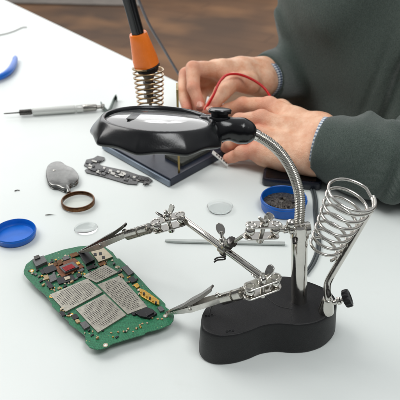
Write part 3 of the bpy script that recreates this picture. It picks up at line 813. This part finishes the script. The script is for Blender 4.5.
# pale folded lip on the left front side
mb = MB(); a0, a1 = q[0]-uy*.0035, q[1]-uy*.0035
mb.prism([a0+V((0, 0, .0015)), a1+V((0, 0, .0015)), a1+uy*.003+V((0, 0, .0015)), a0+uy*.003+V((0, 0, .0015))], V((0, 0, HT-.004)))
obj('folded_lip', mb, NAVYL, TR, smooth=20, bevel=.0006)
mb = MB(); cI = (q[0]+q[3])/2+ux*.035; mb.box(V((cI.x, cI.y, HT-.002)), ux*.018, uy*.03, V((0, 0, .0028)))
obj('sponge', mb, simple('dark_sponge', (62, 64, 60), .95, 0, .3, 300, bump=.001, bs=500), TR, bevel=.001)
# upright plate with brass edge
u0 = G(179, 172, HT); u0.z = HT-.003
up_h = vert_z(u0, 90)-u0.z
mb = MB(); vd = V((u0.x, u0.y, 0)).normalized(); vs_ = V((vd.y, -vd.x, 0)); mb.box(u0+V((0, 0, up_h/2))+vd*.012, vd*.012, vs_*.0014, V((0, 0, up_h/2))); obj('upright', mb, simple('yellowed_brass_plate', (150, 128, 80), .4, .7, .25, 60), TR, bevel=.0003)
# coil
icB = T(151, 113, .862); icT = T(148, 67, .835); ia = (icT-icB); iL = ia.length; ia.normalize(); ix, iy, _ = basis(ia, RT)
pts = []; turns = 10; NN = int(turns*36)
for i in range(NN+1):
    u = i/NN; a = u*turns*2*PI; r = .0165+.0045*u
    pts.append(icB+ia*iL*u+(ix*math.cos(a)+iy*math.sin(a))*r)
mb = MB(); mb.tube(pts, .00125, 8); foot = pts[0]; mb.tube([foot, foot.lerp(V((foot.x, foot.y, HT-.005)), .5), V((foot.x+.004, foot.y-.01, HT-.0045))], .0011, 8)
obj('wire_coil', mb, NICKELWIRE, TR, smooth=80)

# ---------------- the soldering iron in it
SI = thing('soldering_iron', 'soldering iron with orange collar and black handle resting in the coil', 'soldering iron', icB.copy())
mb = MB(); mb.lathe(icB+ia*.004, ia, [(0, .0006), (.010, .0025), (.012, .0045), (.03, .0052), (.031, .0062), (iL*.7, .0064), (iL*.71, .0074), (iL+.002, .0080)], 24); mb.lathe(icB-ia*.02, ia, [(0, .0008), (.01, .0022), (.03, .0026)], 16); obj('barrel', mb, simple('heat_stained_steel', (120, 106, 92), .35, 1, .4, 120), SI, smooth=30)
mb = MB()
for u in (.35, .5, .65, .8): mb.lathe(icB+ia*iL*u, ia, [(0, .006), (.0005, .0085), (.003, .0085), (.0035, .006)], 24)
obj('barrel_ring', mb, DARKSTEEL, SI, smooth=30)
iaB = ia; ia = (T(138.5, 33, .808)-T(147.5, 66, .835)).normalized(); icT = T(147.5, 68, .836)
mb = MB(); mb.lathe(icT-ia*.006, ia, [(0, .010), (.001, .0140), (.005, .0146), (.006, .0165), (.0095, .0174), (.011, .016)], 40, fn=lambda a, h: 1+(.03*math.cos(16*a) if h > .004 else 0)); obj('collar', mb, BLACK, SI, smooth=35)
oc0 = icT+ia*.0045
mb = MB(); mb.lathe(oc0, ia, [(0, .0160), (.001, .0174), (.010, .0170), (.036, .0130), (.0440, .0120), (.0455, .0112), (.0455, .009)], 48); obj('orange_collar', mb, ORANGE, SI, smooth=35)
h0 = oc0+ia*.043
mb = MB(); mb.lathe(h0, ia, [(0, .0084), (.03, .0080), (.055, .0084), (.064, .0082), (.070, .0060), (.072, .0040), (.084, .0030)], 40, fn=lambda a, h: 1+.05*math.cos(6*a)); obj('handle', mb, BLACKG, SI, smooth=60)
# cord
P = [T(133, -26, .80), T(131, -26, .83), T(135, -10, .92), T(148, 22, .99), T(162, 46, 1.05), T(175, 68, 1.10), T(190, 94, 1.16), T(200, 120, 1.3)]
P[0] = h0+ia*.083
mb = MB(); mb.tube(spline(P, 14), .0023, 10); obj('power_cord', mb, CORD, SI, smooth=80)

# ================================================================== phone, ribbon, rod, thin cord, specks
PHN = [(262, 182), (258, 164), (302, 160), (330, 190), (316, 191)]
pz = .011
c0 = G(290, 172); PH = thing('black_phone', 'dark navy phone lying flat on the table under the nearer hand', 'phone', V((c0.x, c0.y, 0)))
a = G(262, 179, pz); b = G(322, 184, pz); dx = (b-a); dx.z = 0; W = dx.length; dx.normalize(); dy = V((-dx.y, dx.x, 0))
def rrect(a, dx, dy, W, D, r, z, n=6):
    P = []
    for (cx, cy, s) in ((W-r, r, -PI/2), (W-r, D-r, 0), (r, D-r, PI/2), (r, r, PI)):
        for i in range(n+1): t = s+PI/2*i/n; P.append(V((a.x, a.y, z))+dx*(cx+r*math.cos(t))+dy*(cy+r*math.sin(t)))
    return P
mb = MB(); A = V((a.x, a.y, 0)); mb.ring_loft([rrect(A+dx*.001+dy*.001, dx, dy, W-.002, .034-.002, .005, .0006), rrect(A, dx, dy, W, .034, .006, .002), rrect(A, dx, dy, W, .034, .006, pz-.002), rrect(A+dx*.001+dy*.001, dx, dy, W-.002, .032, .005, pz)])
obj('case', mb, PHONE, PH, smooth=60)
mb = MB(); mb.prism(rrect(A+dx*.004+dy*.004, dx, dy, W-.008, .026, .003, pz+.0001), V((0, 0, .0004))); obj('screen', mb, simple('screen_glass', (10, 11, 14), .1, 0, .1, 20), PH)

a, b = G(212.5, 152, .022), G(228, 165, .004); dd = (b-a).normalized(); sd = dd.cross(UPZ).normalized(); nn = sd.cross(dd).normalized()
RB = thing('ribbon_connector', 'short slotted white ribbon connector dangling below the fingers', 'connector', V((b.x, b.y, 0)))
mb = MB(); mb.box((a+b)/2, dd*((b-a).length/2), sd*.0042, nn*.0008); obj('strip', mb, WHITEP, RB, bevel=.0003)
for i in range(5):
    c = a.lerp(b, .25+.15*i)+nn*.0009; mb = MB(); mb.box(c, dd*.0012, sd*.0022, nn*.0003); obj('slot', mb, CHIPG, RB)
mb = MB(); a, b = G(165, 240, .003), G(285, 243, .003)
a.z = b.z = .0022; dx = (b-a).normalized(); sdv = V((-dx.y, dx.x, 0))
mb.ring_loft([[a+sdv*w+V((0, 0, z)) for w, z in ((-.0012, -.001), (.0012, -.001), (.0012, .001), (-.0012, .001))]] + [[a.lerp(b, u)+sdv*w*k+V((0, 0, z)) for w, z in ((-.0024, -.0012), (.0024, -.0012), (.0024, .0012), (-.0024, .0012))] for u, k in ((.08, 1), (1, 1))])
obj('steel_ruler', mb, simple('matt_grey_steel', (182, 187, 184), .5, .4, .1, 60), base=V((a.x, a.y, 0)), label='thin grey steel strip lying flat on the table behind the cross bar', cat='ruler', bevel=.0003)
P = [G(x, y, .0016) for x, y in ((305, 176), (310, 186), (313.5, 198), (314.5, 212), (315.5, 226), (317, 246), (312, 262), (303, 275))]
mb = MB(); pp = spline(P, 12); mb.tube(pp, .0014, 10); mb.tube([p+V((.0035, 0, 0)) for p in pp], .0014, 10)
obj('thin_twin_cord', mb, CORDD, base=V((P[0].x, P[0].y, 0)), label='thin dark grey twin cord on the table behind the chrome post', cat='cord', smooth=80)
# clear little dish
cd = G(220, 209); mb = MB(); mb.lathe(V((cd.x, cd.y, .0006)), UPZ, [(0, .001), (0, .0145), (.0035, .0160), (.0038, .0156), (.0008, .0140), (.0008, .001)], 48)
obj('clear_blister', mb, CLEARP, base=V((cd.x, cd.y, 0)), label='small round clear plastic blister on the table behind the jointed arms', cat='blister', smooth=60)
cd = G(86, 229); mb = MB(); mb.lathe(V((cd.x, cd.y, .0005)), UPZ, [(0, .001), (0, .0130), (.0010, .0136), (.0011, .0132), (.0006, .0124), (.0006, .001)], 48)
obj('clear_film_disc', mb, CLEARP, base=V((cd.x, cd.y, 0)), label='faint clear film disc below the copper rimmed lens', cat='film', smooth=60)
P = [G(x, y, .0009) for x, y in ((45, 215), (50, 214.4), (56, 214.8))]
mb = MB(); mb.tube(spline(P, 6), [.0004+.0003*math.sin(i*.4) for i in range(13)], 8); obj('wire_scrap', mb, STEEL, base=V((P[0].x, P[0].y, 0)), label='hair thin grey wire scrap between blue cap and copper rimmed lens', cat='wire')
P = [G(x, y, .0008) for x, y in ((14.5, 191), (17, 190), (19.5, 190.2))]
mb = MB(); mb.tube(spline(P, 6), .0006, 8); obj('solder_sliver', mb, DARKSTEEL, base=V((P[0].x, P[0].y, 0)), label='tiny dark solder sliver on the table above the blue cap', cat='solder')
P = [G(x, y, .0012) for x, y in ((-8, 36), (4, 34), (14, 31), (22, 27.5), (27, 27))]
mb = MB(); mb.tube(spline(P, 8), .0011, 8); obj('pale_wire', mb, simple('pale_grey_wire', (190, 188, 186), .5, 0, .1, 40), base=V((P[0].x, P[0].y, 0)), label='pale grey curved wire near the far left of the table', cat='wire')

#PERSON#
exec_person = True
def Gz(px, py, z): return G(px, py, z)
PS = thing('person', 'person in dark green grey knit sweater working on a circuit with both hands', 'person', V((.36, 1.02, -.74)))
# near (left) hand ----------------------------------------------------
def nearhand():
    Wt, Wm, Wb = G(320, 129, .052), G(319, 143, .046), G(315, 157, .034)
    K = [G(269, 105.5, .060), G(261, 119, .056), G(256, 135, .043), G(256, 151, .028)]
    pr = []
    back = [(324+36, 152, .047)]
    arm = G(345, 149, .048)
    pr += [(Wt, arm, .021, .026, .01), (Wm, arm, .021, .026, .012), (Wb, arm, .020, .025, .012)]
    w2 = [Wt, Wt.lerp(Wm, .6), Wm.lerp(Wb, .5), Wb]
    for k, (w, kn) in enumerate(zip(w2, K)):
        r1 = (.0128, .0130, .0122, .0112)[k]
        pr.append((w, w.lerp(kn, .5)-V((0, 0, .004)), .020, .0168, .012)); pr.append((w.lerp(kn, .5)-V((0, 0, .004)), kn-V((0, 0, .001)), .0165, r1, .010))
    # palm filler under the back
    pr.append((Wm-V((0, -.006, .006)), K[1]-V((0, -.008, .020)), .020, .014, .012))
    pr.append((Wb-V((0, 0, .004)), K[3]+V((.012, 0, -.006)), .020, .015, .012))
    # fingers
    fing = [[K[0], G(243, 104.5, .052), G(226, 110, .043), G(214.5, 115.5, .036)],
            [K[1], G(240, 121, .048), G(228, 128, .034), G(221, 132, .024)],
            [K[2], G(241, 138, .036), G(231, 144, .024), G(226, 147.5, .016)],
            [K[3], G(243, 153, .0235), G(234, 156.5, .015), G(228, 158.5, .0105)]]
    rad = [(.0118, .0102, .0088, .0078), (.0120, .0104, .0092, .0082), (.0115, .0100, .0088, .0078), (.0106, .0090, .0080, .0072)]
    for f, r in zip(fing, rad):
        for i in range(3): pr.append((f[i], f[i+1], r[i], r[i+1], .0032 if i == 0 else .0025))
    # thumb on the far side
    t = [Wt+V((-.01, .012, -.008)), G(282, 112, .042)+V((0, .012, 0)), G(246, 110, .036)+V((0, .010, 0)), G(221, 114.5, .030)+V((0, .006, 0))]
    for i in range(3): pr.append((t[i], t[i+1], (.016, .0135, .0110)[i], (.0135, .011, .0088)[i], .006))
    # knuckle caps and tendons
    for kn in K: pr.append((kn+V((0, -.001, .0022)), kn+V((-.001, -.001, .0022)), .0105, .0105, .005))
    for w, kn in zip(w2[:3], K[:3]):
        m1 = w.lerp(kn, .35)+V((0, -.004, .0105)); m2 = kn+V((.004, -.002, .0088)); pr.append((m1, m2, .0022, .0028, .006))
    for f in fing: pr.append((f[1]+V((0, 0, .0008)), f[1]+V((-.002, 0, .0006)), .0098, .0098, .004))
    return pr, K, fing, t
def farhand():
    t0 = .985
    W1, W2 = T(264, 72, .99), T(262, 82, .975)
    arm = T(284, 72, 1.03)
    pr = [(W1, arm, .020, .026, .01), (W2, arm, .020, .025, .01)]
    Ki, Km, Kr = T(222, 70.5, .945), T(216, 69, .963), T(214, 74, .978)
    for w, kn, r in ((W1, Ki, .0155), (W1, Km, .015), (W2, Ki, .016), (W2, Kr, .014)):
        pr.append((w, w.lerp(kn, .5), .0205, .0185, .012)); pr.append((w.lerp(kn, .5), kn, .018, r, .010))
    pr.append((T(248, 82, .955), T(228, 76, .945), .017, .013, .010))
    fi = [Ki, T(193, 68.5, .925), T(193.5, 88, .908), T(200, 106, .903)]
    fm = [Km, T(186.5, 74.5, .95), T(182.5, 92, .933), T(187.5, 109, .918)]
    fr = [Kr, T(192, 84, .97), T(190, 98, .955), T(196, 112, .94)]
    fp = [T(222, 82, .985), T(202, 92, .98), T(200, 104, .965), T(206, 114, .95)]
    rad = (.0138, .0112, .0094, .0080)
    for f, q in ((fi, 1), (fm, 1), (fr, .95), (fp, .88)):
        for i in range(3): pr.append((f[i], f[i+1], rad[i]*q, rad[i+1]*q, .0045 if i == 0 else .0025))
    th = [T(250, 84, .945), T(234, 81.5, .918), T(222.5, 92, .902), T(209, 110.5, .893)]
    for i in range(3): pr.append((th[i], th[i+1], (.0165, .0130, .0122)[i], (.0130, .0122, .0088)[i], .006 if i == 0 else .003))
    return pr, fi, fm, th
nh, NK, NF, NT = nearhand(); fh, FI, FM, FT = farhand()
def wob(s, a):
    def f(X, Y, Z):
        return (a*(np.sin(X*s+Y*s*.7)*np.sin(Y*s*1.3-Z*s)*np.sin(Z*s*1.1+X*s*.4))).astype('f4')
    return f
bm = sdf_mesh(nh, .0009, wob(160, .0004))
bm = sdf_mesh(fh, .0009, wob(160, .0004), bm=bm)
# arms and trunk beneath the clothes belong to the same body mesh
TA, TBt, TCt = T(430, 150, 1.05), T(418, 100, 1.03), T(380, 0, 1.01)
TD_ = T(352, -80, 1.02)
elN = V((.40, .74, .055)); shN = T(352, -110, .94)
bm = sdf_mesh([(TA, TBt, .13, .13, .05), (TBt, TCt, .13, .135, .05), (TCt, TD_, .13, .11, .05), (G(338, 147, .048), elN, .024, .030, .02), (elN, T(392, -100, .93), .032, .042, .02), (T(280, 72, 1.02), T(345, 60, 1.22), .024, .036, .02)], .005, bm=bm)
bmesh.ops.recalc_face_normals(bm, faces=bm.faces)
lay = bm.verts.layers.float.new('red')
hot = [(k, .011, .8) for k in NK]+[(f[1], .009, .7) for f in NF]+[(f[-1], .009, .8) for f in NF]+[(FI[-1], .011, .9), (FM[-1], .011, .9), (FT[-1], .012, .9), (FI[1], .012, .55), (FI[2], .009, .7), (FT[1], .012, .5), (FM[1], .012, .6)]
for v in bm.verts:
    a = 0
    if v.co.x < .16 and v.co.z > 0 and v.co.z < .15:
        for (c, r, s) in hot:
            d2 = (v.co-c).length-.006
            a += s*math.exp(-(max(d2, 0)/r)**2)
    v[lay] = min(1, a*.8)
BODY = obj('body', bm, SKIN, PS, smooth=180)
sm = BODY.modifiers.new('smooth', 'SMOOTH'); sm.factor = .5; sm.iterations = 2
# nails
def nail(a, b, nrm, r, W):
    d = (b-a).normalized(); nrm = (nrm-d*nrm.dot(d)).normalized(); sd = d.cross(nrm)
    mb = MB(); rings = []
    for u, w in ((-.6, .55), (-.3, .9), (.2, 1), (.6, .95), (.95, .6)):
        c = b+d*(u*W); rings.append([c+(nrm*math.cos(t)*(r+.0006)+sd*math.sin(t)*r*w) for t in [(-.75+i*.3) for i in range(6)]]+[c+(nrm*math.cos(t)*(r-.001)+sd*math.sin(t)*r*w*.96) for t in [(.75-i*.3) for i in range(6)]])
    mb.ring_loft(rings); obj('fingernail', mb, NAIL, PS, smooth=60)
nail(FI[2], FI[3]-(FI[3]-FI[2]).normalized()*.001, (-RT*.1-FW*.7+UP*.4), .0080, .0055)
nail(FT[2], FT[3]-(FT[3]-FT[2]).normalized()*.001, (RT*.5-FW*.5+UP*.6), .0088, .006)
nail(NF[0][2], NF[0][3], (UP*.8-FW*.4), .0078, .005)

# sweater --------------------------------------------------------------
sleeveN = [G(323, 146, .047), G(345, 151, .047), G(370, 157, .049), G(405, 163, .052), V((.40, .74, .060))]
sw = []
rN = [.0385, .042, .045, .050, .060]
for i in range(4): sw.append((sleeveN[i], sleeveN[i+1], rN[i], rN[i+1], .02))
sw.append((V((.40, .74, .06)), T(392, -100, .93), .060, .075, .04))
tor = [T(440, 190, 1.06), T(420, 110, 1.03), T(381, 0, 1.01), T(352, -90, 1.0), T(352, -150, 1.03)]
for i in range(4): sw.append((tor[i], tor[i+1], (.155, .158, .158, .150)[i], (.158, .158, .150, .09)[i], .05))
def add_fold(p, q, r, k): sw.append((p, q, r, r*.8, k))
fa = [T(268, 78, .995), T(290, 72, 1.04), T(318, 62, 1.13), T(350, 50, 1.22)]
for i in range(3): sw.append((fa[i], fa[i+1], (.034, .042, .055)[i], (.042, .055, .065)[i], .02))
def folds(X, Y, Z):
    # creases running across the forearm, stronger towards the elbow, broad drape on the trunk
    s = (X-sleeveN[0][0])
    near = np.clip(1-np.abs(Y-.73)/.12, 0, 1)*np.clip((.16-Z)/.06, 0, 1)*np.clip((s-.015)/.05, 0, 1)
    w = np.sin(X*115+Z*60+np.sin(Y*40)*1.5)
    f = .0062*near*np.sign(w)*np.abs(w)**1.4
    f += .0022*near*np.sin(X*230-Z*120+Y*60)
    f += .0045*np.sin(X*26+Z*34+np.sin(Y*22+X*9)*1.8)*np.clip((Y-.8)/.1, 0, 1)
    f += .0022*np.sin(X*70-Z*50+Y*35)
    # two sharp creases wrapped round the forearm near the picture's right side
    for (x0, wd, dp) in ((.262, .007, .010), (.232, .005, .005), (.300, .008, .008)):
        f += dp*np.exp(-((X-x0-.22*(Z-.06)-.10*(Y-.70))/wd)**2)*np.clip((.2-Z)/.06, 0, 1)*np.clip((.86-Y)/.05, 0, 1)
    far = np.clip((Y-.95)/.05, 0, 1)*np.clip((.25-X)/.08, 0, 1)
    f += .0035*far*np.sin(X*150+Z*90)
    return f
sw.append((T(322, 96, 1.07), T(350, 84, 1.15), .055, .07, .03)); sw.append((T(300, 92, 1.10), T(335, 96, 1.12), .035, .05, .03))
aN_ = (sleeveN[1]-sleeveN[0]).normalized(); cN_ = sleeveN[0]-aN_*.002; cutN = (aN_+UP*-.06).normalized()
aF_ = (fa[1]-fa[0]).normalized(); cF_ = fa[0]-aF_*.004
def mouths(D, X, Y, Z):
    for c, a in ((cN_, cutN), (cF_, aF_)):
        pl = -((X-c[0])*a[0]+(Y-c[1])*a[1]+(Z-c[2])*a[2])
        near = ((X-c[0])**2+(Y-c[1])**2+(Z-c[2])**2) < .07**2
        D = np.where(near & (pl > -.008), np.maximum(D, pl), D)
    return D
bm = sdf_mesh(sw, .0026, folds, post=mouths)
# hollow the sleeve mouths: simply cut the ends so the cuffs show
SWT = obj('sweater', bm, KNIT, PS, smooth=180)
smd = SWT.modifiers.new('smooth', 'SMOOTH'); smd.factor = .5; smd.iterations = 3

def cuff(c, ax, up, rx, ry, L, name, m, n=72, flare=0, thick=.0016, uvs=True):
    ax = ax.normalized(); up = (up-ax*up.dot(ax)).normalized(); sd = ax.cross(up)
    bm = bmesh.new(); uv = bm.loops.layers.uv.new('UVMap'); R = []
    prof = [(0, 0), (L*.5, .0006), (L, .0010), (L, -thick), (0, -thick)]
    for (h, o) in prof:
        R.append([bm.verts.new(c+ax*h+up*(ry+o)*math.cos(2*PI*j/n)*(1+.01*math.sin(5*2*PI*j/n))+sd*(rx+o)*math.sin(2*PI*j/n)) for j in range(n)])
    for i in range(len(prof)):
        A, B = R[i], R[(i+1) % len(prof)]
        for j in range(n):
            k = (j+1) % n; f = bm.faces.new((A[j], A[k], B[k], B[j]))
            for lp, (uu, vv) in zip(f.loops, ((j/n, i/2), ((j+1)/n, i/2), ((j+1)/n, (i+1)/2), (j/n, (i+1)/2))): lp[uv].uv = (uu, vv)
    bmesh.ops.recalc_face_normals(bm, faces=bm.faces)
    obj(name, bm, m, PS, smooth=60)
aN = (sleeveN[1]-sleeveN[0]).normalized()
cuff(sleeveN[0]-aN*.0060, aN, UP, .033, .0372, .022, 'shirt_cuff', CHECK)
aF = (fa[1]-fa[0]).normalized()
cuff(fa[0]-aF*.013, aF, UP, .030, .0300, .026, 'shirt_cuff', CHECK)

# red wire
P = [T(205, 110, .888), T(213, 96, .884), T(219, 83, .886), T(226, 75.5, .889), T(236, 74, .896), T(247, 77, .902), T(258, 83, .905), T(266, 90, .905), T(272, 100, .90)]
mb = MB(); mb.tube(spline(P, 12), .0019, 12); obj('red_wire', mb, REDW, base=P[0].copy(), label='thin bright red wire looping over the farther hand', cat='wire', smooth=80)

# ================================================================== CAMERA, LIGHT, WORLD
cam = bpy.data.cameras.new('camera'); co_ = bpy.data.objects.new('camera', cam); COL.objects.link(co_)
co_.location = CAM; co_.rotation_euler = (PI/2-PITCH, 0, 0)
cam.sensor_width = 36; cam.lens = F/400*36; cam.clip_start = .01; cam.clip_end = 60
cam.dof.use_dof = True; cam.dof.focus_distance = .60; cam.dof.aperture_fstop = 14
scene.camera = co_
def area(name, loc, tgt, size, power, col=(1, 1, 1), sy=None):
    l = bpy.data.lights.new(name, 'AREA'); l.shape = 'RECTANGLE'; l.size = size; l.size_y = sy or size; l.energy = power; l.color = col
    o = bpy.data.objects.new(name, l); COL.objects.link(o); o.location = loc
    o.rotation_euler = (V(tgt)-V(loc)).to_track_quat('-Z', 'Y').to_euler(); return o
area('window_light', (-1.3, 1.3, 1.5), (0, .6, 0), 1.2, 26, (1, .985, .96))
area('lens_reflection_panel', (-.5, 4.6, 1.15), (-.1, .5, .2), 5.4, 72, (1, 1, 1), 2.2)  # added unseen panel, gives the magnifier lens a white reflection
area('ceiling_softbox', (.5, .0, 1.6), (0.05, .65, 0), .7, 13, (.98, 1, 1))
w = bpy.data.worlds.new('World'); scene.world = w; w.use_nodes = True; nt = w.node_tree
bg = nt.nodes['Background']; tcn = nt.nodes.new('ShaderNodeTexCoord'); sp = nt.nodes.new('ShaderNodeSeparateXYZ'); nt.links.new(tcn.outputs['Generated'], sp.inputs[0])
rp = nt.nodes.new('ShaderNodeValToRGB'); e = rp.color_ramp.elements
stops = [(.0, (.30, .29, .28, 1)), (.42, (.22, .21, .20, 1)), (.56, (.04, .04, .04, 1)), (.66, (.38, .39, .40, 1)), (.8, (.72, .73, .74, 1)), (1, (.5, .51, .52, 1))]
while len(e) < len(stops): e.new(.5)
for i, (p, c) in enumerate(stops): e[i].position = p; e[i].color = c
mm = nt.nodes.new('ShaderNodeMath'); mm.operation = 'MULTIPLY_ADD'; mm.inputs[1].default_value = .5; mm.inputs[2].default_value = .5; nt.links.new(sp.outputs[2], mm.inputs[0])
nz = nt.nodes.new('ShaderNodeTexNoise'); nz.inputs['Scale'].default_value = 1.6; nt.links.new(tcn.outputs['Generated'], nz.inputs['Vector'])
m2 = nt.nodes.new('ShaderNodeMath'); m2.operation = 'MULTIPLY_ADD'; m2.inputs[1].default_value = .22; nt.links.new(nz.outputs['Fac'], m2.inputs[0])
m3 = nt.nodes.new('ShaderNodeMath'); m3.operation = 'SUBTRACT'; m3.inputs[1].default_value = .11; nt.links.new(mm.outputs[0], m3.inputs[0])
nt.links.new(m3.outputs[0], m2.inputs[2]); nt.links.new(m2.outputs[0], rp.inputs[0]); yf = nt.nodes.new('ShaderNodeMapRange'); yf.inputs[1].default_value = -.5; yf.inputs[2].default_value = .3; yf.inputs[3].default_value = .35; yf.inputs[4].default_value = 1.0
nt.links.new(sp.outputs[1], yf.inputs[0]); vm = nt.nodes.new('ShaderNodeVectorMath'); vm.operation = 'SCALE'; nt.links.new(rp.outputs[0], vm.inputs[0]); nt.links.new(yf.outputs[0], vm.inputs['Scale'])
nt.links.new(vm.outputs[0], bg.inputs['Color']); bg.inputs['Strength'].default_value = 1.0
vs = scene.view_settings; vs.view_transform = 'Standard'; vs.look = 'None'; vs.exposure = 0; vs.gamma = 1
scene.render.engine = 'CYCLES'
scene.cycles.max_bounces = 10; scene.cycles.glossy_bounces = 6; scene.cycles.transmission_bounces = 8
